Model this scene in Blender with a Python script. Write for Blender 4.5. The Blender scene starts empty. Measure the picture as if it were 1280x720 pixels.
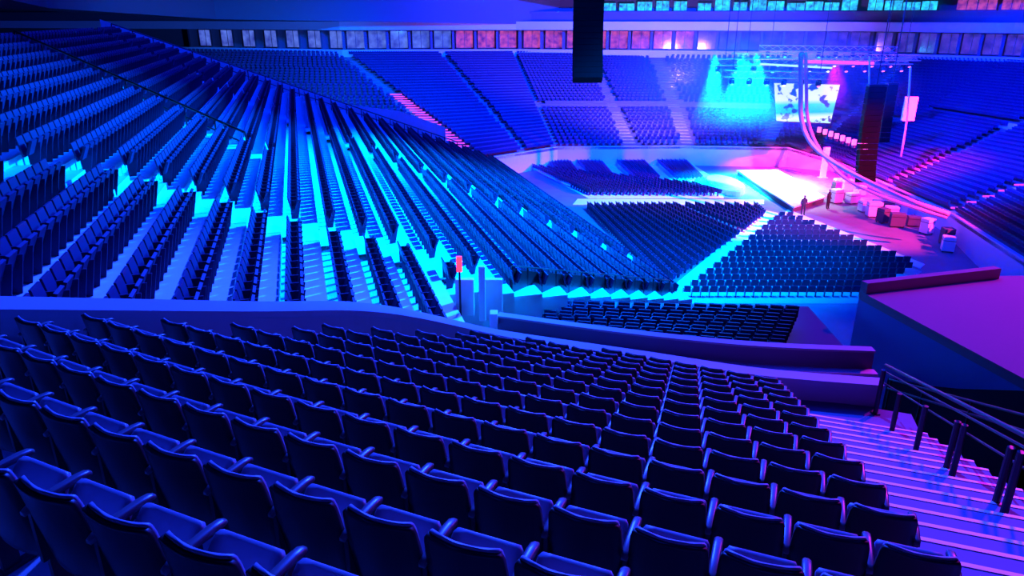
import bpy, bmesh, math, random
from mathutils import Vector, Matrix
random.seed(7)
S = bpy.context.scene
COL = S.collection
ZC = 17.0                      # eye height above the arena floor
F = 900.0; Y0 = 20.0
TH = math.atan((360 - Y0) / F)

# ------------------------------------------------------------------ helpers
def P(px, py, zr):
    """point seen at a pixel of the 1280x720 photo at height zr relative to the eye"""
    x = px - 640; y = 360 - py
    d = Vector((x, F*math.cos(TH) + y*math.sin(TH), -F*math.sin(TH) + y*math.cos(TH)))
    d *= zr / d.z
    return Vector((d.x, d.y, zr + ZC))
def PD(px, py, depth):
    x = px - 640; y = 360 - py
    d = Vector((x, F*math.cos(TH) + y*math.sin(TH), -F*math.sin(TH) + y*math.cos(TH)))
    d *= depth / d.y
    return Vector((d.x, d.y, d.z + ZC))
def proj(w):
    x, y, z = w[0], w[1], w[2] - ZC
    Y = y*math.cos(TH) - z*math.sin(TH); Z = y*math.sin(TH) + z*math.cos(TH)
    if Y < .05: return (-9999, -9999, Y)
    return (640 + F*x/Y, 360 - F*Z/Y, Y)

def mat(name, col, rough=.6, spec=.5, metal=0., emit=None, estr=0., noise=0., nscale=8., bump=0., coat=0.):
    m = bpy.data.materials.new(name); m.use_nodes = True
    nt = m.node_tree; b = nt.nodes['Principled BSDF']
    b.inputs['Base Color'].default_value = (*col, 1)
    b.inputs['Roughness'].default_value = rough
    b.inputs['Metallic'].default_value = metal
    b.inputs['Specular IOR Level'].default_value = spec
    if coat: b.inputs['Coat Weight'].default_value = coat
    if emit:
        b.inputs['Emission Color'].default_value = (*emit, 1)
        b.inputs['Emission Strength'].default_value = estr
    if noise or bump:
        tc = nt.nodes.new('ShaderNodeTexCoord'); n = nt.nodes.new('ShaderNodeTexNoise')
        n.inputs['Scale'].default_value = nscale; n.inputs['Detail'].default_value = 5
        nt.links.new(tc.outputs['Object'], n.inputs['Vector'])
        if noise:
            r = nt.nodes.new('ShaderNodeMix'); r.data_type = 'RGBA'
            r.inputs['A'].default_value = (*[c*(1-noise) for c in col], 1)
            r.inputs['B'].default_value = (*[min(1, c*(1+noise)) for c in col], 1)
            nt.links.new(n.outputs['Fac'], r.inputs['Factor'])
            nt.links.new(r.outputs['Result'], b.inputs['Base Color'])
        if bump:
            bp = nt.nodes.new('ShaderNodeBump'); bp.inputs['Strength'].default_value = bump
            bp.inputs['Distance'].default_value = .02
            nt.links.new(n.outputs['Fac'], bp.inputs['Height'])
            nt.links.new(bp.outputs['Normal'], b.inputs['Normal'])
    return m

M = {}
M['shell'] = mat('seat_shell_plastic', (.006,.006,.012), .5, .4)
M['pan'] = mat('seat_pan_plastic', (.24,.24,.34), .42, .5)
M['arm'] = mat('armrest_plastic', (.10,.10,.12), .35, .5)
M['iron'] = mat('standard_iron', (.03,.03,.04), .5, .4)
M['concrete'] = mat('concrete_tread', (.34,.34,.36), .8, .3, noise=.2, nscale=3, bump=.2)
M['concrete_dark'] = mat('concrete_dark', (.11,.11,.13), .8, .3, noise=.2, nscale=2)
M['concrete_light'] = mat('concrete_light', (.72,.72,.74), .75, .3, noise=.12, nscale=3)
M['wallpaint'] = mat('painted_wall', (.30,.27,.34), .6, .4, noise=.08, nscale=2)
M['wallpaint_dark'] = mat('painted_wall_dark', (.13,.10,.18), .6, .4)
M['cap'] = mat('rail_cap_metal', (.30,.26,.34), .4, .5, noise=.05)
M['nosing'] = mat('nosing_strip', (.95,.55,.6), .5, .5)
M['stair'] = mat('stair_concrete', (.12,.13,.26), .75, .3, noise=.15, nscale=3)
M['blackmetal'] = mat('black_metal', (.012,.012,.016), .4, .5)
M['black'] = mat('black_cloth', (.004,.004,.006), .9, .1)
M['carpet'] = mat('pale_aisle_cover', (.8,.8,.82), .85, .2, noise=.08)
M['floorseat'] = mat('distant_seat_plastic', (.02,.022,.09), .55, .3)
M['fascia'] = mat('fascia_panel', (.62,.55,.70), .6, .4)
M['deck'] = mat('upper_deck_panel', (.10,.10,.14), .8, .2)
M['arenafloor'] = mat('arena_floor', (.16,.16,.20), .6, .4, noise=.3, nscale=.6)
M['roofplate'] = mat('roof_sheet', (.50,.22,.26), .7, .3, noise=.05, nscale=.4)
M['boxwall'] = mat('box_wall', (.25,.25,.60), .7, .3)
M['white'] = mat('white_deck', (.95,.95,.95), .5, .3)
M['truss'] = mat('truss_metal', (.55,.55,.58), .35, .5, metal=.6)

class MB:
    """collects geometry for ONE mesh object"""
    def __init__(s): s.v = []; s.f = []; s.mi = []
    def quad(s, a, b, c, d, m=0):
        i = len(s.v); s.v += [tuple(a), tuple(b), tuple(c), tuple(d)]; s.f.append((i,i+1,i+2,i+3)); s.mi.append(m)
    def box(s, c, h, rot=None, m=0):
        R = rot if rot is not None else Matrix.Identity(3)
        c = Vector(c); i = len(s.v)
        for dz in (-1,1):
            for dy in (-1,1):
                for dx in (-1,1):
                    s.v.append(tuple(c + R @ Vector((dx*h[0], dy*h[1], dz*h[2]))))
        for q in ((0,2,3,1),(4,5,7,6),(0,1,5,4),(2,6,7,3),(0,4,6,2),(1,3,7,5)):
            s.f.append(tuple(i+k for k in q)); s.mi.append(m)
    def prism(s, pts, z0, z1, m=0):
        n = len(pts); i = len(s.v)
        for z in (z0, z1):
            for p in pts: s.v.append((p[0], p[1], z))
        s.f.append(tuple(i+k for k in reversed(range(n)))); s.mi.append(m)
        s.f.append(tuple(i+n+k for k in range(n))); s.mi.append(m)
        for k in range(n):
            l = (k+1) % n
            s.f.append((i+k, i+l, i+n+l, i+n+k)); s.mi.append(m)
    def tube(s, pts, r, n=8, m=0):
        pts = [Vector(p) for p in pts]; i0 = len(s.v)
        for k, p in enumerate(pts):
            t = (pts[min(k+1, len(pts)-1)] - pts[max(k-1, 0)]).normalized()
            up = Vector((0,0,1)) if abs(t.z) < .9 else Vector((1,0,0))
            a = t.cross(up).normalized(); b = t.cross(a)
            for j in range(n):
                an = 2*math.pi*j/n
                s.v.append(tuple(p + (a*math.cos(an) + b*math.sin(an))*r))
        for k in range(len(pts)-1):
            for j in range(n):
                l = (j+1) % n
                s.f.append((i0+k*n+j, i0+k*n+l, i0+(k+1)*n+l, i0+(k+1)*n+j)); s.mi.append(m)
        s.f.append(tuple(i0+j for j in range(n))); s.mi.append(m)
        e = i0+(len(pts)-1)*n
        s.f.append(tuple(e+j for j in reversed(range(n)))); s.mi.append(m)
    def ribbon(s, path, prof, m=0):
        """sweep a closed profile [(out, up)] along a path of (Vector, outdir Vector)"""
        n = len(prof); i0 = len(s.v)
        for p, o in path:
            for a, b in prof: s.v.append((p.x + o.x*a, p.y + o.y*a, p.z + b))
        for k in range(len(path)-1):
            for j in range(n):
                l = (j+1) % n
                s.f.append((i0+k*n+j, i0+k*n+l, i0+(k+1)*n+l, i0+(k+1)*n+j)); s.mi.append(m)
        s.f.append(tuple(i0+j for j in range(n))); s.mi.append(m)
        e = i0+(len(path)-1)*n
        s.f.append(tuple(e+j for j in reversed(range(n)))); s.mi.append(m)
    def build(s, name, mats, parent=None, smooth=False, bevel=0, fix=True):
        me = bpy.data.meshes.new(name); me.from_pydata(s.v, [], s.f)
        if not isinstance(mats, (list, tuple)): mats = [mats]
        for q in mats: me.materials.append(q)
        me.polygons.foreach_set('material_index', s.mi)
        if fix:
            bm = bmesh.new(); bm.from_mesh(me); bmesh.ops.recalc_face_normals(bm, faces=bm.faces)
            bm.to_mesh(me); bm.free()
        if smooth: me.polygons.foreach_set('use_smooth', [True]*len(me.polygons))
        me.update()
        o = bpy.data.objects.new(name, me); COL.objects.link(o)
        if parent: o.parent = parent
        if bevel:
            md = o.modifiers.new('bevel', 'BEVEL'); md.width = bevel; md.segments = 2
        return o

def empty(name, loc=(0,0,0), rz=0):
    o = bpy.data.objects.new(name, None); COL.objects.link(o)
    o.location = loc; o.rotation_euler = (0,0,rz); o.empty_display_size = .1
    return o
def tag(o, label=None, cat=None, group=None, kind=None):
    if label: o['label'] = label
    if cat: o['category'] = cat
    if group: o['group'] = group
    if kind: o['kind'] = kind
    return o
def struct(o, label=None): o['kind'] = 'structure'; o['label'] = label or o.name.replace('_', ' '); return o
ORD = ['zeroth','first','second','third','fourth','fifth','sixth','seventh','eighth','ninth','tenth','eleventh','twelfth','thirteenth','fourteenth','fifteenth','sixteenth','seventeenth','eighteenth','nineteenth','twentieth']
def ordn(k):
    if k <= 20: return ORD[k]
    tens = {2:'twenty',3:'thirty',4:'forty'}[k//10]
    return (tens + '-' + ORD[k%10]) if k%10 else {2:'twentieth',3:'thirtieth',4:'fortieth'}[k//10]

# ------------------------------------------------------------------ camera
cam = bpy.data.cameras.new('camera'); co = bpy.data.objects.new('camera', cam); COL.objects.link(co)
co.location = (0,0,ZC); co.rotation_euler = (math.pi/2 - TH, 0, 0)
cam.sensor_width = 36; cam.lens = 36*F/1280; cam.clip_start = .05; cam.clip_end = 600
S.camera = co

# ------------------------------------------------------------------ foreground tier
A0 = math.radians(20.6); R0 = 60.0
PR = Vector((2.75, 3.5)); CEN = PR + R0*Vector((math.sin(A0), math.cos(A0)))
RUN, RISE = .8, .3
ZT = ZC - 3.92                       # floor height under row 0
def arc(R, phi): return CEN - R*Vector((math.sin(phi), math.cos(phi)))
def phi_at_line(R, p, d):
    """angle at which circle R meets the line p + t d (near camera solution)"""
    q = p - CEN; b = q.dot(d); c = q.dot(q) - R*R
    disc = b*b - c
    t = -b - math.sqrt(disc); h = q + t*d
    return math.atan2(-h.x, -h.y)
def azv(deg): a = math.radians(deg); return Vector((math.sin(a), math.cos(a)))
DR = azv(15.0); NR = Vector((DR.y, -DR.x))     # aisle direction and its right-hand normal
DL = azv(42.0); NL = Vector((-DL.y, DL.x))
PL = Vector((-5.37, 7.23)) + Vector((-DL.y, DL.x))*.38

# wall in front of the section: (x, y, rel z of the cap top)
WP = [Vector((-2.45 - DL.x*9, 12.72 - DL.y*9, -5.29 + .318*9)), Vector((-2.45 - DL.x*3, 12.72 - DL.y*3, -5.29 + .318*3)), Vector((-2.45,12.72,-5.29)),
      Vector((0,13.9,-6.35)), Vector((2.76,14.0,-6.85)), Vector((5.2,13.45,-7.0)), Vector((7.55,13.0,-7.0))]
def catmull(pts, n=8):
    out = []
    for i in range(len(pts)-1):
        p0 = pts[max(i-1,0)]; p1 = pts[i]; p2 = pts[i+1]; p3 = pts[min(i+2,len(pts)-1)]
        for k in range(n):
            t = k/n
            out.append(.5*((2*p1) + (p2-p0)*t + (2*p0-5*p1+4*p2-p3)*t*t + (3*p1-p0-3*p2+p3)*t**3))
    out.append(pts[-1]); return out
def path_of(pts):
    res = []
    for i, p in enumerate(pts):
        t = pts[min(i+1,len(pts)-1)] - pts[max(i-1,0)]; t = Vector((t.x,t.y,0)).normalized()
        res.append((p.copy(), Vector((-t.y, t.x, 0))))        # out = away from the camera
    return res
wc = catmull([w + Vector((0,0,ZC)) for w in WP])
wpath = path_of(wc)
def inside_wall(p, margin):
    best = 1e9; side = 0
    for i in range(len(wc)-1):
        a = Vector((wc[i].x, wc[i].y)); b = Vector((wc[i+1].x, wc[i+1].y))
        ab = b-a; t = max(0, min(1, (p-a).dot(ab)/ab.dot(ab))); q = a + t*ab
        d = (p-q).length
        if d < best: best = d; side = ab.x*(p.y-a.y) - ab.y*(p.x-a.x)
    return side < 0 and best > margin

K0, K1 = -6, 13
# stepped terrace under the seats
mb = MB(); NS = 24
def ends(R, lo=2.2, ro=.12):
    pr = phi_at_line(R, PR + NR*ro, DR); pl = phi_at_line(R, PL + NL*lo, DL)
    return pl, pr
for k in range(K0, K1+1):
    z = ZT - RISE*k; Ra = R0 - RUN*k + .22; Rb = Ra - RUN
    la = phi_at_line(Ra, PL + NL*1.42, DL); lb = phi_at_line(Rb, PL + NL*1.42, DL)
    ra = phi_at_line(Ra, PR + NR*.12, DR); rb = phi_at_line(Rb, PR + NR*.12, DR)
    for i in range(NS):
        t0, t1 = i/NS, (i+1)/NS
        a0 = arc(Ra, la+(ra-la)*t0); a1 = arc(Ra, la+(ra-la)*t1)
        b0 = arc(Rb, lb+(rb-lb)*t0); b1 = arc(Rb, lb+(rb-lb)*t1)
        if not (inside_wall((b0+b1)/2, 0.02) or inside_wall((a0+a1)/2, 0.02)): continue
        mb.quad((*a0,z), (*a1,z), (*b1,z), (*b0,z))
        mb.quad((*b0,z), (*b1,z), (*b1,z-RISE), (*b0,z-RISE))
struct(mb.build('floor', M['concrete'], fix=False), 'concrete seating terrace of the near section')

# stair flight right of the seats
st = empty('staircase', (*(PR + DR*5 + NR*1.3), ZT - 2.2))
struct(st, 'concrete aisle stairs with bright step edges right of the seats')
SW = 2.75
mb = MB(); nos = []
SF = 2/3; JL = 18
for j in range(-9, 20):
    z = ZT - RISE*SF*j; Ra = R0 - RUN*SF*j + .22; Rb = Ra - RUN*SF
    if j > JL: z = ZT - RISE*SF*JL
    def pt(R, u):
        l = arc(R, phi_at_line(R, PR + NR*.12, DR)); r = arc(R, phi_at_line(R, PR + NR*SW, DR))
        return l + (r-l)*u
    if not inside_wall(pt(Ra,.1), .02): continue
    a0, a1, b0, b1 = pt(Ra,0), pt(Ra,1), pt(Rb,0), pt(Rb,1)
    mb.quad((*a0,z), (*a1,z), (*b1,z), (*b0,z))
    if j < JL:
        mb.quad((*b0,z), (*b1,z), (*b1,z-RISE*SF), (*b0,z-RISE*SF))
        nb = MB(); c0, c1 = pt(Rb+.055,.0), pt(Rb+.055,1)
        pts = [c0, c1, b1, b0]; nb.prism(pts, z+.0005, z+.008); 
        nos.append(nb)
    mb.quad((*a1,z), (*b1,z), (*b1,z-3), (*a1,z-3), 0)
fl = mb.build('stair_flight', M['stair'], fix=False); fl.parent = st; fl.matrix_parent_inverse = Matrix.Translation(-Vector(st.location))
for nb in nos:
    o = nb.build('step_nosing', M['nosing']); o.parent = st; o.matrix_parent_inverse = Matrix.Translation(-Vector(st.location))

# front wall with its cap
mb = MB(); mb.ribbon(wpath, [(0,-3.2),(.22,-3.2),(.22,-.10),(0,-.10)])
struct(mb.build('wall_front', M['wallpaint']), 'purple-lit parapet wall in front of the near seats')
mb = MB()
capw = []
for i,(p,o) in enumerate(wpath):
    w = .62 if i < 14 else max(.28, .62-.34*(i-14)/8)
    capw.append(w)
n4 = len(wpath)
for i in range(n4-1):
    (p,o),(q,r) = wpath[i], wpath[i+1]; w0, w1 = capw[i], capw[i+1]
    a = p - o*.07; b = p + o*w0; c = q + r*w1; d = q - r*.07
    up = Vector((0,0,.10))
    mb.quad(a, d, c, b); mb.quad(a-up, b-up, c-up, d-up); mb.quad(a-up, d-up, d, a); mb.quad(b, c, c-up, b-up)
    if i == n4-2: mb.quad(d, d-up, c-up, c)
struct(mb.build('trim_1', M['cap'], fix=False), 'pale cap along the parapet wall')

# ---- the stadium seat, parts built once
def loft(rows, closed=True):
    """rows: list of rings of points -> mesh"""
    m = MB(); n = len(rows[0])
    for r in rows: m.v += [tuple(p) for p in r]
    for i in range(len(rows)-1):
        for j in range(n if closed else n-1):
            l = (j+1) % n
            m.f.append((i*n+j, i*n+l, (i+1)*n+l, (i+1)*n+j)); m.mi.append(0)
    if closed:
        m.f.append(tuple(range(n))); m.mi.append(0)
        m.f.append(tuple(reversed([(len(rows)-1)*n+j for j in range(n)]))); m.mi.append(0)
    return m
def backrest_mb(TH_=.030, off=0., levels=None):
    rings = []
    NX = 9
    levels = levels or [(.28,.205),(.32,.226),(.50,.234),(.62,.232),(.74,.226),(.81,.221),(.842,.214),(.858,.202)]
    for z, hw in levels:
        yb = -.02 - .17*(z-.40) + off                         # recline
        f, b = [], []
        for i in range(NX):
            x = -hw + 2*hw*i/(NX-1); cu = .045*(x/.23)**2
            droop = -.010*(1-(x/hw)**2) if z > .8 else 0
            f.append((x, yb+cu+TH_/2, z+droop)); b.append((x, yb+cu*.9-TH_/2, z+droop))
        rings.append(f + b[::-1])
    return loft(rings)
def pan_mb():
    rings = []; NX = 7
    hy, hz = .065, .43; ang = math.radians(53)          # hinge and tilt of the tipped-up pan
    for s, hw, th in [(0,.185,.03),(.03,.20,.055),(.12,.208,.055),(.22,.208,.05),(.275,.202,.045),(.30,.185,.03)]:
        f, b = [], []
        cy = hy + s*math.cos(ang); cz = hz + s*math.sin(ang)
        ny, nz = -math.sin(ang), math.cos(ang)           # seating side faces back and up
        for i in range(NX):
            x = -hw + 2*hw*i/(NX-1); dish = .018*(1-(x/hw)**2)
            f.append((x, cy + ny*(th/2-dish), cz + nz*(th/2-dish))); b.append((x, cy - ny*th/2, cz - nz*th/2))
        rings.append(f + b[::-1])
    return loft(rings)
def arm_mb(x):
    m = MB(); rings = []
    for y, z, hw, hh in [(-.06,.63,.018,.012),(-.02,.645,.024,.016),(.10,.655,.026,.017),(.24,.655,.028,.018),(.30,.650,.026,.016),(.325,.643,.016,.010)]:
        rings.append([(x-hw,y,z-hh),(x+hw,y,z-hh),(x+hw,y,z+hh*.6),(x+hw*.6,y,z+hh),(x-hw*.6,y,z+hh),(x-hw,y,z+hh*.6)])
    return loft(rings)
def leg_mb(x):
    m = MB()
    m.prism([(x-.014,-.03),(x+.014,-.03),(x+.014,.16),(x-.014,.16)], .30, .635)
    m.prism([(x-.014,.0),(x+.014,.0),(x+.014,.10),(x-.014,.10)], .02, .32)
    m.box((x,.06,.0125), (.03,.12,.0125))
    return m
PITCH = .5
def make_seat(end=False):
    e = empty('stadium_seat')
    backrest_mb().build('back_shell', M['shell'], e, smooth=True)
    backrest_mb(.022, .027, [(.42,.19),(.46,.208),(.60,.214),(.74,.212),(.82,.208),(.858,.200),(.870,.188)]).build('backrest', M['pan'], e, smooth=True)  # paler front panel; its raised edge puts the lit rim into the colour
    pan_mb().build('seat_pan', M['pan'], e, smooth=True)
    arm_mb(-PITCH/2).build('armrest', M['arm'], e, smooth=True)
    leg_mb(-PITCH/2).build('leg', M['iron'], e)
    if end:
        arm_mb(PITCH/2).build('armrest', M['arm'], e, smooth=True)
        leg_mb(PITCH/2).build('leg', M['iron'], e)
    return e
protoA = make_seat(); protoB = make_seat(True)
bpy.context.view_layer.update()
def kids(o): return [c for c in COL.objects if c.parent == o]
KA, KB = kids(protoA), kids(protoB)
usedproto = {0: False, 1: False}
def place_seat(end, loc, rz):
    proto, ks = (protoB, KB) if end else (protoA, KA)
    if not usedproto[end]:
        usedproto[end] = True; r = proto
    else:
        r = proto.copy(); COL.objects.link(r)
        for c in ks:
            d = c.copy(); COL.objects.link(d); d.parent = r
    r.location = loc; r.rotation_euler = (0,0,rz)
    return r
nfore = 0
last_k = 12
foreseats = []
for k in range(K0, K1+1):
    R = R0 - RUN*k; z = ZT - RISE*k
    pr = phi_at_line(R, PR, DR); pl = phi_at_line(R, PL, DL)
    n = int((pl-pr)*R/PITCH + .35)
    for i in range(n):
        ph = pr + (i+.5)*PITCH/R
        p = arc(R, ph)
        if not inside_wall(p, .62): continue
        vis = False
        for dx in (-.25, .25):
            for hz in (.86, .6):
                q = proj((p.x+dx*math.cos(ph), p.y-dx*math.sin(ph), z+hz))
                if q[2] > .3 and -25 < q[0] < 1300 and 0 < q[1] < 735: vis = True
        if not vis: continue
        foreseats.append((k, i, p, z, ph))
for (k, i, p, z, ph) in foreseats:
    o = place_seat(1 if i == 0 else 0, (p.x, p.y, z), -ph)
    rowno = last_k + 1 - k if True else 0
    tag(o, 'black stadium seat, %s from the stair aisle in the %s row behind the parapet' % (ordn(i+1), ordn(rowno)),
        'seat', 'near section stadium seats')
    nfore += 1
print('foreground seats', nfore, 'rows', sorted(set(f[0] for f in foreseats)))

# ---- stair railing
def stairz(p):
    q = (p - CEN).length; return ZT - RISE*(R0 + .22 - q)/RUN
rl = empty('handrail'); 
posts = [11.0, 9.75, 8.35, 7.0, 6.75, 5.35, 5.1]
for L in posts:
    p = PR + NR*2.05 + DR*(L - .9)
    z = max(stairz(p), ZT - RISE*12)
    m = MB(); m.tube([(p.x,p.y,z-.2),(p.x,p.y,z+.98)], .045, 10); m.box((p.x,p.y,z+.012-.0), (.07,.07,.012))
    m.build('post', M['blackmetal'], rl)
for h, r in ((1.0,.03),(.86,.018),(.62,.016)):
    a = PR + NR*2.12 + DR*10.3; b = PR + NR*2.12 + DR*.2
    m = MB(); za = max(stairz(a), ZT-RISE*12)
    m.tube([(a.x,a.y,za+h),(b.x,b.y,stairz(b)+h)], r, 10); m.build('rail', M['blackmetal'], rl)
tag(rl, 'black metal handrail on posts down the right edge of the magenta-lit stairs', 'railing')

# ---- outer parapet beyond
po = [P(622,394,-6.75), P(780,415,-6.9), P(940,431,-6.95), P(1094,438,-7.0)]
pth = path_of(catmull(po, 6))
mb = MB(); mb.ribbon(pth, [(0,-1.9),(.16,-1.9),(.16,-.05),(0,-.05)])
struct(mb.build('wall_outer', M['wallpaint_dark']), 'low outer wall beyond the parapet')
mb = MB(); mb.ribbon(pth, [(-.04,-.05),(.2,-.05),(.2,0),(-.04,0)])
struct(mb.build('trim_2', M['cap']), 'pale cap of the outer wall')
mb = MB(); mb.ribbon(pth, [(-.34,-.48),(-.10,-.48),(-.10,-.42),(-.34,-.42)])
struct(mb.build('trim_3', M['fascia']), 'ledge rail of the outer wall')

# ------------------------------------------------------------------ far seats: one collector
far = MB()
farlist = []
def far_seat(p, fx, fy, hi=False):
    """p floor point; (fx,fy) unit facing direction"""
    farlist.append((Vector(p), fx, fy, hi))
def emit_seat(m, p, fx, fy, hi):
    rx, ry = fy, -fx                # right
    def T(x, y, z): return (p.x + rx*x + fx*y, p.y + ry*x + fy*y, p.z + z)
    def hexa(pts):
        i = len(m.v); m.v.extend(T(*q) for q in pts)
        for q in ((0,1,2,3),(4,7,6,5),(0,4,5,1),(1,5,6,2),(2,6,7,3),(3,7,4,0)):
            m.f.append(tuple(i+k for k in q)); m.mi.append(0)
    # backrest
    hexa([(-.22,-.02,.38),(.22,-.02,.38),(.22,.02,.38),(-.22,.02,.38),(-.205,-.11,.84),(.205,-.11,.84),(.205,-.07,.84),(-.205,-.07,.84)])
    # tipped pan
    hexa([(-.20,.05,.43),(.20,.05,.43),(.20,.11,.41),(-.20,.11,.41),(-.19,.19,.76),(.19,.19,.76),(.19,.245,.74),(-.19,.245,.74)])
    if hi:
        hexa([(-.265,-.05,.0),(-.235,-.05,.0),(-.235,.14,.0),(-.265,.14,.0),(-.265,-.06,.65),(-.235,-.06,.65),(-.235,.28,.65),(-.265,.28,.65)])

# ---- left stand: straight rows running away on one inclined plane
U = azv(-16.0); V = Vector((-U.y, U.x))            # along the rows / up the slope (to the left)
SL = .40; ZA0 = ZC - 6.2
def planez(s): return ZA0 + SL*s
def hitA(px, py):
    """ray through a pixel with the stand's plane"""
    a = P(px, py, -1.0) - Vector((0,0,ZC)); 
    if py <= Y0: a = -(P(px, py-.0001, 1.0) - Vector((0,0,ZC))) ; a = -a
    d = a; s = V.x*d.x + V.y*d.y
    t = (ZA0 - ZC) / (d.z - SL*s)
    q = d*t
    return Vector((q.x, q.y))
def toUV(p): return p.dot(U), p.dot(V)
PITA = .84
# end line of the stand (u as function of s) and aisles, from points on the plane
def line_u(*ps):
    us = sorted([toUV(hitA(*p)) for p in ps], key=lambda q: q[1])
    def f(s):
        i = 0
        while i < len(us)-2 and s > us[i+1][1]: i += 1
        (u1,s1),(u2,s2) = us[i], us[i+1]
        return u1 + (u2-u1)*(s-s1)/(s2-s1)
    return f
endA = line_u((110,38), (640,214))
al1 = line_u((0,226), (110,234), (200,250), (330,287), (480,322), (560,352))
al2 = line_u((60,28), (330,143))
al3 = line_u((0,58), (205,150))
def near_u(s):
    # near limit: just beyond the parapet / outer wall
    best = None
    for i in range(len(wc)-1):
        a = wc[i] ; b = wc[i+1]
        sa = a.x*V.x + a.y*V.y; sb = b.x*V.x + b.y*V.y
        if (sa-s)*(sb-s) <= 0 and sa != sb:
            t = (s-sa)/(sb-sa); q = a + (b-a)*t
            u = q.x*U.x + q.y*U.y
            if best is None or u > best: best = u
    return best if best is not None else -2.0
uN, sN = toUV(hitA(640,372)); uM, sM = toUV(hitA(830,377))
print('A near pts', uN, sN, uM, sM, 'end', endA(0), endA(10), endA(-8))
tm = MB(); cv = MB(); aisle_half = .7
stop = int(12.2/PITA); sbot = -12
svals = []; sv = stop*PITA
while sv > -16.4:
    pit = .84 if sv > 1 else 1.0 if sv > -2 else 1.22
    svals.append((sv, pit)); sv -= pit
for s, PITA in svals:
    z = planez(s)
    s1 = s - PITA
    u0 = near_u(s - PITA/2) + .75
    if s < -2.2:
        # right of the portal: rows start beyond the seats of the lower strip
        u0 = max(u0, uN + (uM-uN)*(s-sN)/(sM-sN))
    ue = endA(s - PITA/2)
    if ue - u0 < 1: continue
    def W(u, s_): q = U*u + V*s_; return q
    a = W(u0, s); b = W(ue, s); c = W(ue, s1); d = W(u0, s1)
    zt = z
    tm.quad((*a,zt), (*d,zt), (*c,zt), (*b,zt))
    tm.quad((*d,zt), (*d,zt-SL*PITA), (*c,zt-SL*PITA), (*c,zt))
    tm.quad((*a,zt), (*a,zt-3), (*d,zt-3), (*d,zt))
    gaps = [al1(s), al2(s)] if s < 9 else [al1(s), al2(s)]
    if s > 1.5: gaps.append(al3(s))
    n = int((ue-u0-.4)/.5)
    for i in range(n):
        u = u0 + .3 + i*.5
        if any(abs(u-g) < (1.0 if gi == 0 else .5) for gi, g in enumerate(gaps)): continue
        p = W(u, s - .30)
        far_seat((p.x, p.y, z), -V.x, -V.y, True)
    # aisle covers: pale steps
    for gi, g in enumerate(gaps[:2]):
        if g < u0 + 1 or g > ue - 1: continue
        a = W(g-.95, s); b = W(g+.95, s); c = W(g+.95, s-PITA/2); d = W(g-.95, s-PITA/2); zz = z+.17
        cv.quad((*a,zz), (*d,zz), (*c,zz), (*b,zz)); cv.quad((*d,zz), (*d,z), (*c,z), (*c,zz))
        a = W(g-.95, s-PITA/2); b = W(g+.95, s-PITA/2); c = W(g+.95, s1); d = W(g-.95, s1); zz = z+.01
        cv.quad((*a,zz), (*d,zz), (*c,zz), (*b,zz))
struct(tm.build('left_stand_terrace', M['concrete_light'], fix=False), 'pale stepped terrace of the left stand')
struct(cv.build('left_stand_aisle_steps', M['carpet'], fix=False), 'pale aisle steps crossing the left stand')
# end wall of the left stand
ew = []
for s in (12.5, 8, 4, 0, -4, -8, -12):
    q = U*(endA(s)+.3) + V*s; ew.append(Vector((q.x, q.y, planez(s) + (1.9 if s < -5 else 1.0))))
mb = MB(); mb.ribbon(path_of(ew), [(0,-2.5),(.25,-2.5),(.25,0),(0,0)])
struct(mb.build('wall_stand_end', M['concrete_light']), 'pale end wall of the left stand')
# dark handrail along the upper aisle of the left stand
def rail_along(fn, s_a, s_b, off, label, n=9):
    e = empty('aisle_handrail'); pts = []
    for i in range(n):
        s = s_a + (s_b-s_a)*i/(n-1); q = U*(fn(s)+off) + V*s
        pts.append(Vector((q.x,q.y,planez(s)+1.0)))
        m = MB(); m.tube([(q.x,q.y,planez(s)-.5),(q.x,q.y,planez(s)+1.0)], .035, 6); m.build('post', M['blackmetal'], e)
    m = MB(); m.tube(pts, .05, 6); m.build('rail', M['blackmetal'], e)
    m = MB(); m.tube([p-Vector((0,0,.45)) for p in pts], .035, 6); m.build('rail', M['blackmetal'], e)
    tag(e, label, 'railing')
rail_along(al3, 11.5, 2.2, 0, 'dark handrail running down the upper left corner of the left stand')
rail_along(endA, 11.8, -13, -.1, 'dark handrail on the far end wall of the left stand', 22)
e = empty('aisle_handrail'); a = hitA(640,370); b = hitA(835,377)
a = Vector((a.x,a.y,planez(toUV(a)[1]))); b = Vector((b.x,b.y,planez(toUV(b)[1])))
for i in range(15):
    p = a.lerp(b, i/14); m = MB(); m.tube([p-Vector((0,0,.4)), p+Vector((0,0,1.05))], .035, 6); m.build('post', M['blackmetal'], e)
m = MB(); m.tube([a+Vector((0,0,1.05)), b+Vector((0,0,1.05))], .03, 6); m.build('rail', M['blackmetal'], e)
m = MB(); m.ribbon(path_of([a,b]), [(-.02,-.5),(.02,-.5),(.02,.92),(-.02,.92)]); m.build('infill_panel', M['blackmetal'], e)
tag(e, 'dark barrier along the near foot of the left stand beyond the outer wall', 'railing')
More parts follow.
